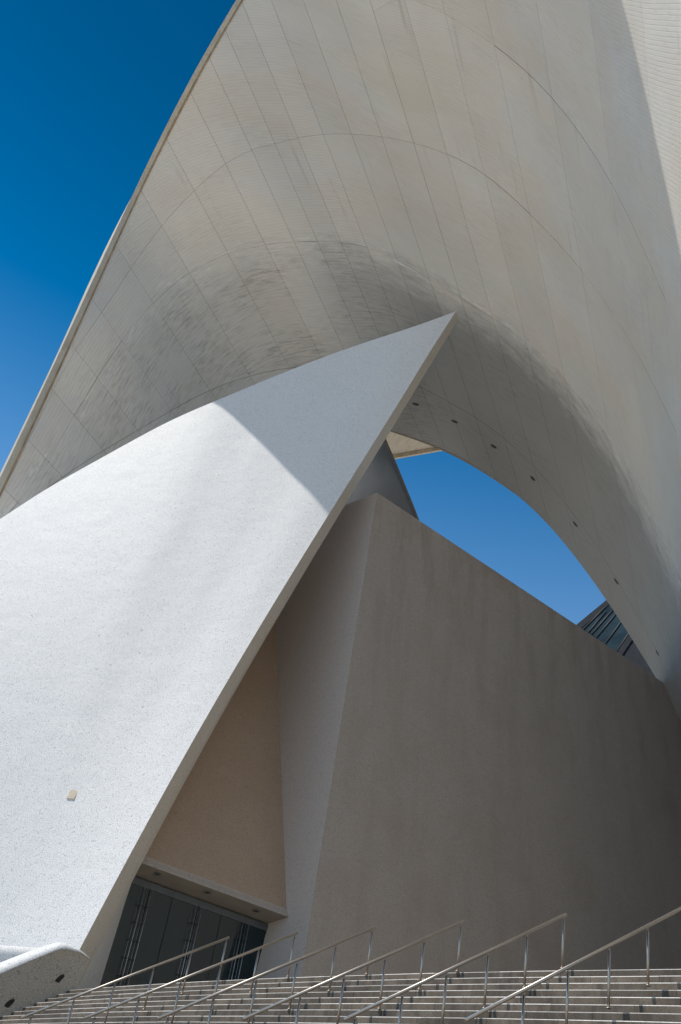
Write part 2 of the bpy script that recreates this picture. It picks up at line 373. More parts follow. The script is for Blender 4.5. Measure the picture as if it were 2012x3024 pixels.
# ------------------------------------------------------------------ concrete vault
APEX = at(2180, 3555, 88.0)
RIM = [(-80, 1622, 50), (8, 1440, 49.7), (148, 1142, 49.2), (268, 878, 48.6), (415, 560, 47.9), (561, 270, 42.6), (664, 85, 39.7),
       (768, -85, 37.6), (900, -280, 34.9), (1080, -490, 30.9), (1330, -700, 25), (1640, -800, 19.5), (2050, -700, 14.5), (2600, -200, 13), (3000, 500, 14), (3250, 1300, 16)]
REAR = np.array([(-90, 1650), (0, 1585), (200, 1440), (360, 1340), (500, 1290), (700, 1238), (950, 1226), (1153, 1268), (1302, 1322), (1411, 1373), (1527, 1463), (1617, 1546),
        (1707, 1655), (1796, 1777), (1861, 1886), (1925, 1983), (2012, 2130), (2120, 2330), (2250, 2600), (2400, 2950), (2520, 3250), (2600, 3500)], float)
Fn = np.array([at(*q) for q in RIM])
Fn[9] += (-.5, -.1, -.1); Fn[10] += (-1.0, -.35, -.4); Fn[14] = EYE+(10.6, 11.0, 13.0); Fn[15] = EYE+(12.8, 14.0, 3.6)
def seg_dist(P, poly):
    best = np.full(len(P), 1e9)
    for a, b in zip(poly[:-1], poly[1:]):
        u = np.clip(((P-a)@(b-a))/((b-a)@(b-a)), 0, 1)[:, None]
        best = np.minimum(best, np.linalg.norm(P-(a+u*(b-a)), axis=1))
    return best
LAM = []
for Fp in Fn:
    L = np.linspace(0.0, .97, 3000); Q = Fp + L[:, None]*(APEX-Fp)
    LAM.append(L[np.argmin(seg_dist(px_of(Q), REAR))])
LAM[0] = .004; LAM[14] = .46; LAM[15] = .42
print('LAM', np.round(LAM, 3))
fF = spline(Fn); fL = spline(LAM)
def vault(t, f):                               # t along the rim (array), f 0 rim .. 1 rear edge (array)
    F_ = fF(t); lam = fL(t)
    return F_ + (np.asarray(f)[:, None]*lam)*(APEX-F_)
def vault_normal(t, f):
    e = 1e-3
    a = vault(np.clip(t+e, 0, 15), f)-vault(np.clip(t-e, 0, 15), f)
    r = (APEX-fF(t)); n = np.cross(a, r); n /= np.linalg.norm(n, axis=1)[:, None]+1e-12
    s = np.sign(((EYE-vault(t, f))*n).sum(1)); return n*s[:, None]        # towards the viewer's side: the inside of the vault
# arc length along the curve for the uv map
TT = np.linspace(0, 15, 600); _p = vault(TT, np.full(600, .45)); SS = np.concatenate([[0], np.cumsum(np.linalg.norm(np.diff(_p, axis=0), axis=1))])
J1 = [(1000, -130), (1120, -70), (1230, 0), (1330, 60), (1470, 140), (1600, 250), (1690, 350), (1760, 450), (1850, 620), (1930, 800), (2012, 1010), (2120, 1300)]
J2 = [(260, 1000), (380, 800), (520, 610), (700, 455), (930, 395), (1116, 400), (1283, 440), (1425, 505), (1520, 590), (1620, 690), (1720, 800), (1830, 950), (1930, 1130), (2050, 1400), (2180, 1700)]
J3 = [(60, 1480), (200, 1260), (300, 1090), (410, 930), (500, 845), (603, 780), (680, 744), (783, 728), (898, 712), (1065, 718), (1155, 757), (1283, 834), (1360, 885), (1488, 962), (1591, 1040), (1700, 1160), (1800, 1290), (1900, 1480), (1980, 1650), (2090, 1900), (2250, 2250)]
J4 = [(40, 1520), (200, 1400), (424, 1262), (513, 1207), (603, 1157), (700, 1120), (850, 1085), (1000, 1085), (1100, 1105), (1240, 1140), (1306, 1181), (1400, 1227), (1500, 1305), (1600, 1400), (1700, 1525), (1800, 1665), (1880, 1810), (1960, 1970), (2060, 2170), (2200, 2450)]
_tk = np.arange(.5, 14.01, .5)
def joint(poly, lo, hi, deg_t0, deg_t1, dflt):
    poly = np.array(poly, float); val = []
    for t in _tk:
        if t < deg_t0 or t > deg_t1: val.append(np.nan); continue
        ff = np.linspace(lo, hi, 500); val.append(ff[np.argmin(seg_dist(px_of(vault(np.full(500, t), ff)), poly))])
    val = np.array(val); ok = ~np.isnan(val); val = np.interp(_tk, _tk[ok], val[ok])
    val = np.convolve(np.pad(val, 1, mode='edge'), [.2, .6, .2], 'valid')
    sp = nspline(_tk, val[:, None])
    return lambda t: float(sp([min(max(t, .5), 14)])[0, 0])
rearf = joint(J4, .6, .97, 1, 13, .93)
seamf = joint(J3, .15, .93, 1, 13, .6)
upf = joint(J2, .05, .9, 2, 13, .4)
rustf = joint(J1, .1, .8, 8.8, 12.5, .35)
v_root = empty('concrete_vault', vault(np.array([12.0]), np.array([.9]))[0]*[1, 1, 0]+[0, 0, ZP], 'huge curved vault of board marked grey concrete sweeping overhead from left to right', 'vault')
GAP = .009
def panel(t0, t1, fa, fb, nt, nf, ga=GAP, gb=GAP, depth=.10):
    ts = np.linspace(t0, t1, nt); U = np.linspace(0, 1, nf)
    P, UVs, SE, DA = [], [], [], []
    for t in ts:
        tt = np.full(nf, t); a, b = fa(t), fb(t); ff = a+(b-a)*U
        ln = np.linalg.norm(APEX-fF([t])[0])*fL([t])[0, 0]
        q_ = .2*(b-a); ff = np.clip(ff, a+min(ga/max(ln, .5), q_), b-min(gb/max(ln, .5), q_))
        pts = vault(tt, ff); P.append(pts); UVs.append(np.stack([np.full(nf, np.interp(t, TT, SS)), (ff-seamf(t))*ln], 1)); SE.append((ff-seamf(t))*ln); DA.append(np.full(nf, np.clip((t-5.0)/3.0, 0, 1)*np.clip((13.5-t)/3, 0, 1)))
    P = np.array(P); nrm = np.array([vault_normal(np.full(nf, np.clip(t, .02, 14.98)), (fa(t)+fb(t))/2+0*U) for t in ts])
    N_ = nt*nf; V = np.concatenate([P.reshape(-1, 3), (P-nrm*depth).reshape(-1, 3)])
    F = grid_faces(nt, nf)
    ring = [(i, 0) for i in range(nt)] + [(nt-1, j) for j in range(1, nf)] + [(i, nf-1) for i in range(nt-2, -1, -1)] + [(0, j) for j in range(nf-2, 0, -1)]
    r = [a*nf+b for a, b in ring]
    for a, b in zip(r, r[1:]+r[:1]): F.append((b, a, a+N_, b+N_))
    uv = np.concatenate([np.array(UVs).reshape(-1, 2)]*2); se = np.concatenate([np.array(SE).ravel()]*2)
    o = mesh('concrete_panel', V, F, M['concrete'], v_root, uv=uv, attrs={'seam': se, 'lowgain': np.concatenate([np.array(DA).ravel()]*2)})
    outward(o)
    for p in o.data.polygons:
        if max(p.vertices) < N_: p.use_smooth = True
    o.data.set_sharp_from_angle(angle=math.radians(40))
    return o
TB = [0.03, .55, 1.0, 1.5, 2.0, 2.5, 3.0, 3.5, 4.0, 4.5, 5.0, 5.5, 6.0, 6.5, 7.0, 7.5, 8.0, 8.5, 9.0, 9.5, 10.0, 10.5, 11.0, 11.5, 12.0, 12.6, 13.3, 14.1, 14.97]
zero = lambda t: 0.0; one = lambda t: 1.0
for t0, t1 in zip(TB[:-1], TB[1:]):
    ln = np.linalg.norm(np.diff(vault(np.array([t0, t1]), np.array([.3, .3])), axis=0)); g = min(.2*(t1-t0), GAP*(t1-t0)/max(ln, .3))
    nt = 5
    right = t0 >= 8.4; rw = random.choice((.006, .014, .026)); wide = random.choice((.008, .016, .026)) if right else .006; sw_ = random.choice((.004, .008, .012))
    bands = [(upf, seamf, 4, wide, sw_), (seamf, rearf, 5, sw_, .012), (rearf, one, 3, .012, GAP)]
    bands += [(zero, rustf, 4, GAP, rw), (rustf, upf, 3, rw, wide)] if right else [(zero, upf, 5, GAP, GAP)]
    for fa, fb, nf, ga, gb in bands: panel(t0+g, t1-g, fa, fb, nt, nf, ga, gb)
# the slab behind the panels
nT, nF = 150, 12
tg = np.linspace(.02, 14.98, nT); fg = np.linspace(0, 1, nF)
G = np.array([vault(np.full(nF, t), fg) for t in tg]); NG = np.array([vault_normal(np.full(nF, t), fg) for t in tg])
slab_from_grid('shell_slab', G-NG*.035, G-NG*.5, M['slab'], v_root)
# rim along the front edge
R0 = G[:, 0]; NR = NG[:, 0]; TR = np.array([unit(fF([t])[0]-APEX) for t in tg])       # towards the front
def ribbon(name, loops, mat, parent):
    k = len(loops); n = len(loops[0]); V = np.concatenate(loops)
    F = [((j)*n+i, j*n+i+1, ((j+1) % k)*n+i+1, ((j+1) % k)*n+i) for j in range(k) for i in range(n-1)]
    F += [tuple(j*n for j in range(k)), tuple(j*n+n-1 for j in range(k-1, -1, -1))]
    return outward(mesh(name, V, F, mat, parent))
ribbon('rim', [R0+TR*.02+NR*.06, R0+TR*.36+NR*.06, R0+TR*.36-NR*.52, R0+TR*.02-NR*.52], M['rim'], v_root)
ribbon('drip_groove', [R0-TR*.10+NR*.045, R0+TR*.018+NR*.048, R0+TR*.018-NR*.05, R0-TR*.10-NR*.05], M['groove'], v_root)
# anchor recesses along the rear band, drawn as flat dark discs
for q in ((1228, 1196), (1343, 1243), (1460, 1316), (1574, 1410), (1700, 1549), (1823, 1716), (1943, 1925)):
    ts = np.linspace(5, 13, 401); fs = np.linspace(.7, 1, 61)
    Tm, Fm = np.meshgrid(ts, fs, indexing='ij'); PP = vault(Tm.ravel(), Fm.ravel())
    i = np.argmin(((px_of(PP)-q)**2).sum(1)); t_, f_ = Tm.ravel()[i:i+1], Fm.ravel()[i:i+1]
    p0 = PP[i]; nn = vault_normal(t_, f_)[0]; a = unit(vault(t_+.05, f_)[0]-p0); b_ = np.cross(nn, a)
    ang = np.linspace(0, 2*math.pi, 14, endpoint=False)
    V = [p0+nn*.006+a*.24*np.cos(x)+b_*.085*np.sin(x) for x in ang] + [p0+nn*.012]
    mesh('anchor_recess', V, [(j, (j+1) % 14, 14) for j in range(14)], M['anchor'], v_root)
tipP = None
TG, FG = np.meshgrid(np.linspace(4, 13, 361), np.linspace(.3, 1, 141), indexing='ij'); PG = vault(TG.ravel(), FG.ravel())
i = np.argmin(((px_of(PG)-(1347, 925))**2).sum(1)); TIPD = math.hypot(PG[i][0], PG[i][1]); print('vault D behind tip', TIPD, 'crown', [round(math.hypot(*vault(np.array([t]), np.array([1.0]))[0][:2]), 1) for t in (2, 4, 6, 8, 10, 11, 12)])

# ------------------------------------------------------------------ white mosaic shell
w_root = empty('white_shell', (-4.8, 35.6, ZP), 'big white mosaic leaf rising to a sharp point under the vault, half in sun', 'shell')
TD = TIPD-1.2
# right edge of the sunlit face, bottom to tip  (x, y, distance)
DE = lambda y: 36.8 + (TD-36.8)*(.487*((2955-y)/2036) + .513*((2955-y)/2036)**2)
_e1 = np.array([(160, 2940), (242, 2797), (297, 2696), (363, 2563), (452, 2400), (497, 2309), (553, 2212), (614, 2112), (681, 2000), (753.6, 1872), (812, 1777), (886, 1663), (960, 1538), (1025.5, 1439), (1076.5, 1347), (1115, 1288), (1153, 1224), (1204, 1147), (1250, 1071), (1306, 979), (1346, 919.5)])
_c1 = np.polyfit((_e1[:, 1]-1900)/1000, _e1[:, 0], 4)
E1 = [(np.polyval(_c1, (y-1900)/1000), y, DE(y)) for y in np.linspace(2955, 1000, 12)] + [(1347, 919, TD)]
# upper ridge of the leaf, far left to tip
E3 = [(-420, 1790, 48.2), (-200, 1655, 48.1), (0, 1533, 47.9), (128, 1450, 47.7), (257, 1376, 47.4), (385, 1305, 47.1), (513, 1238, 46.8), (661, 1174, 46.4), (800, 1116, 46.3), (940, 1061, 46.2), (1080, 1011, 46.2), (1215, 967, 46.2), (1347, 919, TD)]
_e2 = np.array([(196, 2955), (250, 2858), (298, 2767), (340, 2688), (424, 2528), (464, 2434), (512, 2349), (558, 2270), (617, 2166), (650, 2107), (712.5, 2000), (776.5, 1900), (838, 1798), (912, 1665), (990, 1540), (1038, 1459), (1102, 1354.5), (1154, 1268), (1217, 1166), (1257.7, 1099), (1303.6, 1030.5), (1352, 944)])
_c2 = np.polyfit((_e2[:, 1]-1900)/1000, _e2[:, 0], 4)
E2 = [(np.polyval(_c2, (y-1900)/1000), y, DE(y-30)+1.0) for y in np.linspace(2955, 1030, 12)] + [(1354, 944, DE(914)+1.0)]
fe1, fe2, fe3 = edge_curve(E1), edge_curve(E2), edge_curve(E3)
# left margin of the leaf, bottom to ridge (outside the picture)
E4 = edge_curve([(-420, 2990, 40.9), (-440, 2600, 42.3), (-440, 2200, 44.5), (-420, 1790, 48.2)])
E0 = edge_curve([(-420, 2990, 40.9), (-150, 2980, 38.9), (float(np.polyval(_c1, 1.055)), 2955, 36.8)])
nu, nv = 60, 70
u = np.linspace(0, 1, nu); v = np.linspace(0, 1, nv)
e1 = fe1(v); e4 = E4(v); e0 = E0(u); e3 = fe3(u)
P = np.zeros((nu, nv, 3))
for i in range(nu):
    for j in range(nv):
        a, b = u[i], v[j]
        P[i, j] = (1-a)*e4[j]+a*e1[j] + (1-b)*e0[i]+b*e3[i] - ((1-a)*(1-b)*e4[0] + a*(1-b)*e1[0] + (1-a)*b*e4[-1] + a*b*e1[-1])
        bul = 4.6*a*(1-a)**2*math.sin(math.pi*b)**.9
        P[i, j] += bul*unit(EYE-P[i, j])*.55
e2 = fe2(v)
mesh('mosaic_face', P.reshape(-1, 3), grid_faces(nu, nv), M['white'], w_root, smooth=True)
mesh('edge_band', np.concatenate([e1, e2]), grid_faces(2, nv), M['edge'], w_root, smooth=True)
back = P + np.array([.25, 1.0, -.30])*1.3
back[-1] = e2; 
mesh('back_face', back.reshape(-1, 3), grid_faces(nu, nv, flip=True), M['edge'], w_root, smooth=True)
top = np.concatenate([P[:, -1], back[:, -1]]); mesh('ridge_band', top, grid_faces(2, nu), M['white'], w_root, smooth=True)
lft = np.concatenate([P[0], back[0]]); mesh('side_band', lft, grid_faces(2, nv), M['white'], w_root, smooth=True)
# small sandy mortar patch low on the leaf
d = px_of(P.reshape(-1, 3)); 
def on_shell(x, y):
    i = np.argsort(((d-(x, y))**2).sum(1))[:3]; q = P.reshape(-1, 3)[i]; n_ = unit(np.cross(q[1]-q[0], q[2]-q[0]))
    return on_plane(x, y, q[0], n_)
pq = [on_shell(*q) for q in ((209, 2332), (232, 2333), (219, 2359), (197, 2357))]
pn = unit(EYE-pq[0])
prism('repair_patch', [q+pn*.05 for q in pq], -pn*.3, M['patch'], w_root)

# ------------------------------------------------------------------ raked mosaic wall (right) and its flank
Cb, Ct = at(893, 2860, 41.8), at(1115, 1455, 45.3)
Cb = Cb + (Ct-Cb)*((ZP-.3-Cb[2])/(Ct[2]-Cb[2]))
WR = at(1950, 2010, 59.0); WR2 = Ct + (WR-Ct)*2.0
hw = empty('raked_wall', Cb*[1, 1, 0]+[0, 0, ZP], 'tall leaning wall of dull grey brown mosaic in the shade under the vault', 'wall')
wdir = unit(WR-Ct); Cb2 = Cb + (WR2-Ct)
wn_ = unit(np.cross(WR-Ct, Cb-Ct)); wn_ = wn_ if wn_@(EYE-Cb) > 0 else -wn_
HR = at(848, 2712, 43.2)
fn = unit(np.cross(Ct-Cb, HR-Cb)); fn = fn if fn@(EYE-Cb) > 0 else -fn
ZH = HR[2]
GR = on_plane(793, 2730, Cb, fn); U_ = on_plane(815, 1850, Cb, fn); T2 = on_plane(1020, 1490, Cb, fn); T3 = on_plane(900, 1537, Cb, fn)
print('HR', HR, 'GR', GR, 'U', U_, 'T2', T2, 'WR', WR)
def quad_grid(a, b, c, e, n, k):
    s = np.linspace(0, 1, n)[:, None, None]; t = np.linspace(0, 1, k)[None, :, None]
    return (1-s)*(1-t)*a + s*(1-t)*b + s*t*c + (1-s)*t*e
fb_ = Cb + (GR-Cb)*1.0; 
lowdeep = on_plane(740, 2905, Cb, fn); lowdeep = lowdeep + (Ct-Cb)*((ZP-.3-lowdeep[2])/(Ct[2]-Cb[2]))
topdeep = T3 + (T3-T2)*1.0
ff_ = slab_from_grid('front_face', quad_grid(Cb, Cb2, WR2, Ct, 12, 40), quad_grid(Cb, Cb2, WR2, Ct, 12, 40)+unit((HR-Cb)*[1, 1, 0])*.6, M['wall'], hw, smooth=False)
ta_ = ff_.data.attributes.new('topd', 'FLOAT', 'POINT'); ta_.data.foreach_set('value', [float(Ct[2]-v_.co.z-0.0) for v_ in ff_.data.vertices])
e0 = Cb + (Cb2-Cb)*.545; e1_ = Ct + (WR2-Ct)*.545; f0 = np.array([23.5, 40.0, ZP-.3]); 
slab_from_grid('added_light_stop', quad_grid(e0, f0, f0+[2.0, -1.0, 26], e1_, 4, 4), quad_grid(e0, f0, f0+[2.0, -1.0, 26], e1_, 4, 4)+np.array([.6, .3, 0]), M['wall'], hw, smooth=False)  # added wall, out of view, keeps sky light off the front face
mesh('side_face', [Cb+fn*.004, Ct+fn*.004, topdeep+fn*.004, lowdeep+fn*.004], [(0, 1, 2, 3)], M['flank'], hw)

# ------------------------------------------------------------------ entrance hood: recessed wall, bevel, soffit, downlights
HL = on_z(402, 2548, ZH); HL = HL + (HL-HR)*.12
hdir = unit(HR-HL)
hd = empty('entrance_hood', (HL+HR)/2*[1, 1, 0]+[0, 0, ZP], 'brownish recessed mosaic wall in deep shade above the glass entrance', 'wall')
bn = unit(np.cross(HR-HL, U_-HL)); bn = bn if bn@(EYE-HL) > 0 else -bn
up_b = unit(U_-HR)
UL = U_ + (HL-HR)*1.0
b0 = HL + up_b*.42 ; b1 = HR + up_b*.42
TOPR = HR + (U_-HR)*1.75; TOPL = b0 + (U_-HR)*1.75
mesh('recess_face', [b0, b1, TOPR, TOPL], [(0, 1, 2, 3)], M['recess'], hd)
nb = 8; ang = np.linspace(0, 1, nb)
bev = [np.array([b0+(HL-b0)*s - bn*0 + bn*.10*math.sin(s*math.pi*.5)**2*1 for s in ang]), np.array([b1+(HR-b1)*s + bn*.10*math.sin(s*math.pi*.5)**2 for s in ang])]
mesh('rounded_lip', np.concatenate(bev), grid_faces(2, nb), M['lip'], hd, smooth=True)
HLf, HRf = HL+bn*.10, HR+bn*.10
GL = on_z(398, 2578, GR[2]); gdir = unit((HR-HL)*[1, 1, 0]); GL = GR - gdir*np.dot(GR-GL, gdir); GL = GL - gdir*1.2
ins = unit(np.cross(gdir, [0, 0, 1.0])); ins = ins if ins@(EYE-GR) < 0 else -ins
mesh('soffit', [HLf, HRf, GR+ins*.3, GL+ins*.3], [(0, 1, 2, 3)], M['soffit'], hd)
for q in ((465, 2581), (614, 2635), (757, 2690)):
    sn = unit(np.cross(HRf-HLf, GR-HLf)); sn = sn if sn[2] < 0 else -sn
    p0 = on_plane(*q, HLf, sn)
    a = gdir; b_ = unit(np.cross(sn, a)); A8 = np.linspace(0, 2*math.pi, 16, endpoint=False)
    ro = [p0+sn*.02+.15*(a*np.cos(x)+b_*np.sin(x)) for x in A8]; ri = [p0+sn*.024+.10*(a*np.cos(x)+b_*np.sin(x)) for x in A8]
    dl = mesh('downlight_ring', np.array(ro+ri), [(i, (i+1) % 16, 16+(i+1) % 16, 16+i) for i in range(16)], M['rod'], hd)
    mesh('lens', [p+sn*(-.012) for p in ri], [tuple(range(16))], M['frame'], dl).matrix_parent_inverse = Matrix.Identity(4)

# ------------------------------------------------------------------ glass entrance
ge = empty('glass_entrance', (GL+GR)/2*[1, 1, 0]+[0, 0, ZP], 'dark glazed entrance screen below the brown recess behind the handrails', 'entrance')
def g_at(x, y):                            # point on the glass plane
    return on_plane(x, y, GR, ins)
gx = lambda x, y: float(np.dot(g_at(x, y)-GL, gdir))
LG = float(np.dot(GR-GL, gdir)); ztop = GR[2]-.02
cuts = [0.0, gx(446, 2612), gx(515, 2632), gx(589, 2664), gx(658, 2686), gx(726, 2713), LG+.05]
def gp(s, z, o=0.0): return np.array([*(GL+gdir*s-ins*o)[:2], z])
for s0, s1 in zip(cuts[:-1], cuts[1:]):
    prism('pane', [gp(s0+.012, ZP), gp(s1-.012, ZP), gp(s1-.012, ztop-.26), gp(s0+.012, ztop-.26)], ins*.03, M['glass'], ge)
    prism('transom', [gp(s0+.006, ztop-.25, .03), gp(s1-.006, ztop-.25, .03), gp(s1-.006, ztop, .03), gp(s0+.006, ztop, .03)], ins*.12, M['frame'], ge)
prism('head_joint', [gp(0, ztop-.27, -.02), gp(LG, ztop-.27, -.02), gp(LG, ztop+.02, -.02), gp(0, ztop+.02, -.02)], ins*.05, M['bar'], ge)
prism('dark_lining', [gp(-1, ZP, -.5), gp(LG+1, ZP, -.5), gp(LG+1, ztop+.3, -.5), gp(-1, ztop+.3, -.5)], ins*.05, M['bar'], ge)
for (xa, ya), (xb, yb) in (((432, 2604), (451, 2612)), ((582, 2662), (597, 2666)), ((718, 2709), (735, 2716))):
    for x, y in ((xa, ya), (xb, yb)):
        s = gx(x, y)
        mu = tubes('mullion', [(gp(s, ZP, .10), gp(s, ztop-.26, .10), .015)], M['rod'], ge, 8)
        segs = [(gp(s-.13, ZP, .10), gp(s-.13, ztop-.30, .10), .007)]
        mesh_r = tubes('tension_rod', segs, M['rod'], ge, 6)
        for z in np.arange(ZP+.35, ztop-.3, .62):
            tubes('glass_clip', [(gp(s-.15, z, .10), gp(s+.03, z, .10), .018)], M['bar'], ge, 6)
prism('right_jamb', [gp(LG+.05, ZP, .02), gp(LG+.12, ZP, .02), gp(LG+.12, ztop, .02), gp(LG+.05, ztop, .02)], ins*.3, M['frame'], ge)
# pale return between the leaf's edge band and the glass
J = [on_plane(292, 2920, GR, ins), on_plane(396, 2580, GR, ins)]
jf = fe2(np.linspace(.125, .003, 10))
jb = np.array([J[1]+(J[0]-J[1])*s for s in np.linspace(0, 1.06, 10)])
mesh('jamb_face', np.concatenate([jf, jb]), grid_faces(2, 10), M['white'], w_root, smooth=True)

# ------------------------------------------------------------------ things behind
pr = empty('hall_shell', at(1150, 1560, 54)*[1, 1, 0]+[0, 0, ZP], 'dark grey curved shell of the hall standing behind the mosaic walls', 'shell')
edge = spline([at(x, y, D) for x, y, D in ((1100, 1200, 53), (1134, 1296, 53), (1160, 1357, 53.2), (1195, 1443, 53.4), (1226, 1521, 53.6), (1275, 1660, 54))])(np.linspace(0, 5, 24))
leftE = spline([at(x, y, D) for x, y, D in ((1085, 1200, 54), (1040, 1296, 56), (1000, 1380, 57), (950, 1460, 57), (900, 1560, 57), (850, 1700, 57))])(np.linspace(0, 5, 24))
Pg = np.array([edge*(1-s)+leftE*s for s in np.linspace(0, 1, 6)])
slab_from_grid('curved_face', Pg, Pg+np.array([.3, 1.2, -.2]), M['grey'], pr)
eb = np.concatenate([edge+np.array([-.02, -.05, 0]), edge+np.array([.16, .0, 0])])
mesh('edge_trim', eb, grid_faces(2, 24), M['slab'], pr)
fc = empty('far_canopy', at(1250, 1330, 76)*[1, 1, 0]+[0, 0, ZP], 'pale sandy canopy edge glimpsed beyond the top of the arch opening', 'canopy')
c4 = [at(1060, 1371, 74), at(1480, 1297, 78), at(1480, 1100, 70), at(1060, 1150, 66)]
cn = unit(np.cross(c4[1]-c4[0], c4[3]-c4[0])); cn = cn if cn@(EYE-c4[0]) < 0 else -cn
prism('canopy_soffit', c4, cn*1.0, M['canopy'], fc)
lipn = unit(c4[3]-c4[0])
prism('canopy_lip', [c4[0]-cn*.10, c4[1]-cn*.10, c4[1]-cn*.10+lipn*.45, c4[0]-cn*.10+lipn*.45], cn*.09, M['groove'], fc)
prism('canopy_edge', [c4[0]-cn*.14-lipn*.05, c4[1]-cn*.14-lipn*.05, c4[1]-cn*.14+lipn*.12, c4[0]-cn*.14+lipn*.12], cn*.2, M['canopy'], fc)

gr_ = empty('glazed_roof', at(1780, 1850, 84)*[1, 1, 0]+[0, 0, ZP], 'dark sloping roof of glass strips behind the top of the leaning wall', 'roof')
rq = [at(1640, 1898, 82), at(1960, 1636, 87), at(2010, 1700, 83.0), at(1760, 2010, 78)]     # roof plane corners
rn = unit(np.cross(rq[1]-rq[0], rq[3]-rq[0])); rn = rn if rn@(EYE-rq[0]) > 0 else -rn
rp = lambda x, y, o=0.0: on_plane(x, y, rq[0], rn) + rn*o
bars = [((1712, 1872), (1832, 1750)), ((1727, 1882), (1790, 1808)), ((1733, 1892), (1850, 1757)), ((1752, 1896), (1862, 1764)), ((1776, 1918), (1880, 1778)), ((1812, 1940), (1900, 1810))]
strips = [((1660, 1882), (1860, 1720)), bars[0], bars[2], bars[3], bars[4], bars[5]]
for (a0, a1), (c0, c1) in zip(strips[:-1], strips[1:]):
    prism('roof_pane', [rp(*a0), rp(*a1), rp(*c1), rp(*c0)], -rn*.06, M['roofglass'], gr_)
for a0, a1 in bars:
    q0, q1 = rp(*a0), rp(*a1); tubes('glazing_bar', [(q0+rn*.05, q1+rn*.05, .075)], M['bar'], gr_, 6)
q = [rp(1650, 1890, .05), rp(1870, 1708, .05), rp(1882, 1722, .05), rp(1664, 1899, .05)]
prism('ridge_beam', q, -rn*.6, M['slate'], gr_)
q = [rp(1815, 1941, .06), rp(1905, 1806, .06), rp(1918, 1816, .06), rp(1828, 1950, .06)]
prism('verge_beam', q, -rn*.4, M['slate'], gr_)
sl = prism('roof_flank_wall', [rp(1824, 1946, -.1), rp(1912, 1812, -.1), rp(2120, 2010, -.1), rp(1990, 2200, -.1)], -rn*.6, M['slate'])
tag(sl, 'dark slate blue wall between the glass roof and the right leg of the vault', 'wall')

# ------------------------------------------------------------------ staircase
NK = 11
sc_ = empty('staircase', (*step_xy(5, 2), ZP-5*RISE), 'broad grey stone staircase climbing to the entrance terrace', 'staircase')
prof = [(-.42, 0), (-.015, 0), (-.007, -.0025), (-.002, -.007), (0, -.015), (0, -RISE-.03), (-.42, -RISE-.03)]
def slab(k, ta, tb, n=4, name='step_slab', base=None):
    ts = np.linspace(ta, tb, n); V = []
    pr_ = prof if base is None else [(a, (b if b > -RISE else base)) for a, b in prof]
    for t in ts:
        for a, z in pr_:
            V.append((*step_xy(k, t, -a - 0.0), ZP-k*RISE+z))
    K = len(prof); F = []
    for i in range(n-1):
        for j in range(K): F.append((i*K+j, i*K+(j+1) % K, (i+1)*K+(j+1) % K, (i+1)*K+j))
    F += [tuple(range(K)), tuple(range((n-1)*K+K-1, (n-1)*K-1, -1))]
    o = outward(mesh(name, V, F, M['step'], sc_)); o.data.materials.append(M['nose'])
    for p in o.data.polygons:
        j = sorted(set(i % K for i in p.vertices))
        if len(p.vertices) == 4 and j[0] >= 1 and j[-1] <= 4: p.material_index = 1
    return o
for k in range(NK):
    t = 13.75; first = True
    while t > -10.3:
        L = random.uniform(1.25, 1.75) if not first else random.uniform(.6, 1.6); first = False
        tb = max(t-L, -10.4)
        if tb < -9.6: tb = -10.4
        o = slab(k, t-.003, tb+.003); o.location.z += random.uniform(-.002, .002)
        t = tb
V, F = [], []
for k in range(NK, 36):
    o = slab(k, 13.75, -10.4, 14, 'lower_step', None)

# ------------------------------------------------------------------ handrails
RAILT = [i*2.5622 for i in (2, 1, 0, -1, -2, -3)]
wh = ['leftmost and farthest, topping out before the glass doors', 'second from the left, top over the right end of the glass', 'third from the left, topping out right of the wall corner',
      'fourth from the left, topping out mid wall', 'fifth from the left, second nearest to the viewer', 'nearest, at far right, its upper end leaving the picture']
slope = np.array([*ST_R*GO, RISE]); HRAIL = 1.0
SPAN = 3
for i, t in enumerate(RAILT):
    o2 = ST_O + ST_D*t
    P0 = np.array([*(o2), ZP])                        # nosing of the top step
    root = empty('handrail', P0, 'steel stair handrail, '+wh[i], 'handrail', 'stainless steel handrails on the staircase')
    top = P0 + [0, 0, HRAIL] + slope*.18; bot = P0 + [0, 0, HRAIL] - slope*15.75
    tubes('rail', [(bot, top, .031)], M['steel'], root, 14)
    for j in range(6):
        k = SPAN*j; b = P0 - slope*k; b = b + np.array([0, 0, .0])
        tubes('post', [(b, b+[0, 0, HRAIL-.085], .024)], M['steel'], root, 12)
        tubes('post_pin', [(b+[0, 0, HRAIL-.09], b+[0, 0, HRAIL-.015], .012)], M['steel'], root, 8)
        tubes('base_flange', [(b, b+[0, 0, .012], .05)], M['steel'], root, 12)

# ------------------------------------------------------------------ parapet on the left of the stairs
PE = np.array([-5.47, 35.26]); PD = unit([-0.90, -0.435]); PNv = np.array([-PD[1], PD[0], 0]); PNv = PNv if PNv@(EYE-[*PE, 0]) > 0 else -PNv
pp = empty('stair_parapet', (*PE, ZP), 'thick white mosaic parapet with a rounded sunlit top at the left end of the stairs', 'parapet')
P3 = np.array([*PE, 0.0]); D3 = np.array([*PD, 0.0])
def sz(x, y):
    q = on_plane(x, y, P3, PNv); return float(np.dot(q-P3, D3)), q[2]
tops = [sz(264, 2829), sz(250, 2814), sz(236, 2802), sz(222, 2794), sz(205, 2784), sz(186, 2779.5), sz(168, 2782), sz(130, 2794), sz(65, 2818), sz(0, 2844)]
print('parapet tops', np.round(tops, 2))
sl_ = (tops[-1][1]-tops[-2][1])/(tops[-1][0]-tops[-2][0])
tops += [(tops[-1][0]+d_, tops[-1][1]+sl_*d_) for d_ in (2, 5, 9)]
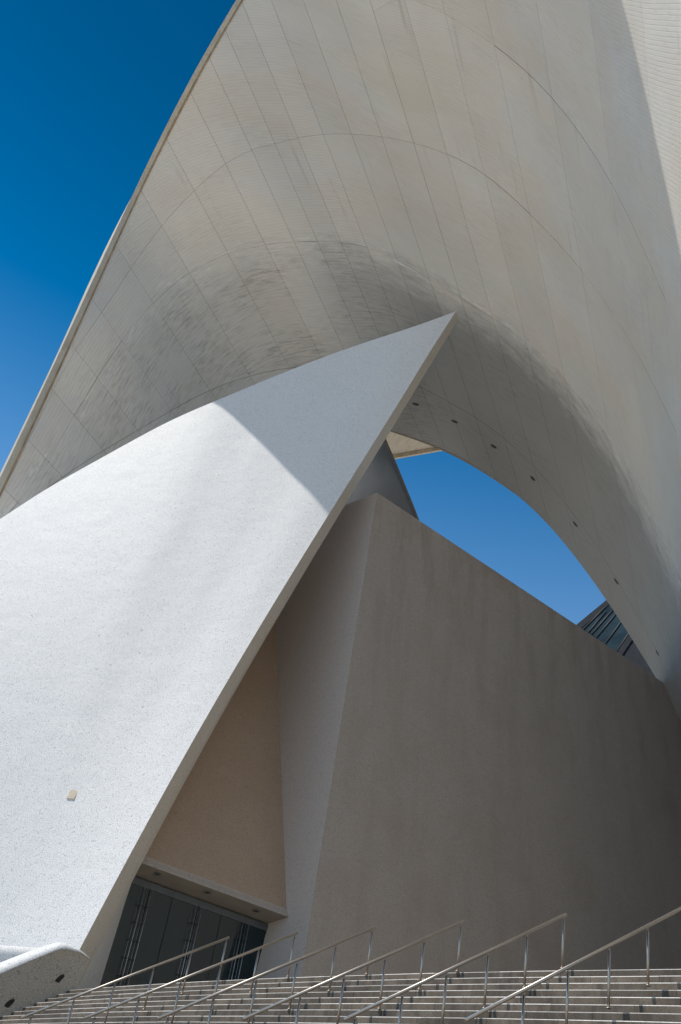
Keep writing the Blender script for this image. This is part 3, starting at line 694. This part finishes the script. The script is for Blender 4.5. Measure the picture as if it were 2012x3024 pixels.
rad = [.03, .08, .13, .19, .26, .32, .37, .42, .46, .48, .48, .48, .48]
thick = [.10, .25, .4, .5, .6, .65, .7, .7, .7, .7, .7, .7, .7]
fs_ = spline(np.array([[*a, r, th] for a, r, th in zip(tops, rad, thick)]))
rows = fs_(np.linspace(0, 12, 60)); nb_ = 12
base_r = sz(225, 2919)
V = []; K = 0
TOPA, TOPB = 4 + 2, 4 + nb_ + 6
for s, zt, r, th in rows:
    lean = 0.0
    sec = []
    zb = ZP - 7.0 if s > .0 else ZP-.2
    shift = (base_r[0]-s) if s < base_r[0] else 0.0              # the end leans: its foot stands further left than its tip
    for q in (0, .35, .7, .9): 
        z = zb + (zt-r-zb)*q
        sec.append((s + shift*(1-max(0, (z-ZP)/(zt-r-ZP))) if z > ZP else s+shift, 0.0, z))
    for a in np.linspace(0, math.pi/2, nb_):
        sec.append((s, r*1.15*(1-math.cos(a)) - .05*math.sin(2*a), zt-r+r*math.sin(a)))
    rb = min(r, th*.4)
    for a in np.linspace(0, math.pi/2, 6): sec.append((s, max(th-rb, r*1.15)+rb*math.sin(a), zt-rb+rb*math.cos(a)-.0))
    sec.append((s+shift, th, zb))
    K = len(sec)
    for a_, b_, z in sec: V.append(P3 + D3*a_ - PNv*b_ + [0, 0, z])
F = grid_faces(len(rows), K) + [tuple(range(K)), tuple(range(len(V)-1, len(V)-K-1, -1))]
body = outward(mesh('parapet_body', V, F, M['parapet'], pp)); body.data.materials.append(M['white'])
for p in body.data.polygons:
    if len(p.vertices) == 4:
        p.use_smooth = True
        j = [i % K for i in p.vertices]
        if min(j) >= TOPA and max(j) <= TOPB: p.material_index = 1  # white tile only on the roll that the sun reaches
body.data.set_sharp_from_angle(angle=math.radians(60))
# niches as flat dark plates, with small hoods
for pts, hood in ((((162, 2897), (168, 2889), (178, 2880), (186, 2877), (190, 2879), (190.5, 2884), (184, 2892), (173, 2903)), ((164, 2890), (175, 2862), (189, 2850), (196, 2872))),
                  (((12, 2970), (20, 2960), (31, 2952), (40, 2949), (44, 2952), (43, 2957), (36, 2966), (24, 2977)), ((16, 2962), (26, 2935), (42, 2922), (50, 2945)))):
    o = prism('light_niche', [on_plane(x, y, P3, PNv)+PNv*.008 for x, y in pts], -PNv*.02, M['hole'], pp)
    a = on_plane(*pts[1], P3, PNv); b = on_plane(*pts[5], P3, PNv); apx = on_plane(hood[2][0]-3, hood[2][1]+4, P3, PNv)
    W_ = unit(b-a); half = np.linalg.norm(b-a)/2*1.25; mid = (a+b)/2 + np.array([0, 0, .12]); UPd = apx-mid
    n1, n2 = 12, 8; V = []
    for jj in range(n2):
        hgt = jj/(n2-1)
        for ii in range(n1):
            th_ = math.pi*ii/(n1-1)
            w = half*math.cos(th_)*(1-hgt**1.6); dp = .022*math.sin(th_)*(1-hgt)**.8
            V.append(mid + W_*w + UPd*hgt + PNv*(dp+.004))
    mesh('niche_hood', V, grid_faces(n2, n1), M['parapet'], pp, smooth=True)

# ------------------------------------------------------------------ second low wall behind the parapet
sw0 = at(150, 2797, 36.6); sw1 = at(-420, 2758, 37.0)
d2 = unit((sw1-sw0)*[1, 1, 0]); n2v = unit(np.cross(d2, [0, 0, 1.0])); n2v = n2v if n2v@(EYE-sw0) > 0 else -n2v
V = []; rows_ = np.linspace(0, 1, 20)
for s in rows_:
    b = sw0+(sw1-sw0)*s
    sec = [b*[1, 1, 0]+[0, 0, .0], b-[0, 0, .32]] + [b - n2v*.3*(1-math.cos(a)) - [0, 0, .3*(1-math.sin(a))] for a in np.linspace(0, math.pi/2, 9)] + [b-n2v*.6, b*[1, 1, 0]-n2v*.6]
    V += sec; K = len(sec)
o = outward(mesh('terrace_wall', V, grid_faces(20, K)+[tuple(range(K)), tuple(range(len(V)-1, len(V)-K-1, -1))], M['white']))
for p in o.data.polygons: p.use_smooth = len(p.vertices) == 4
tag(o, 'low white mosaic wall just behind the stair parapet at the left picture edge', 'wall')
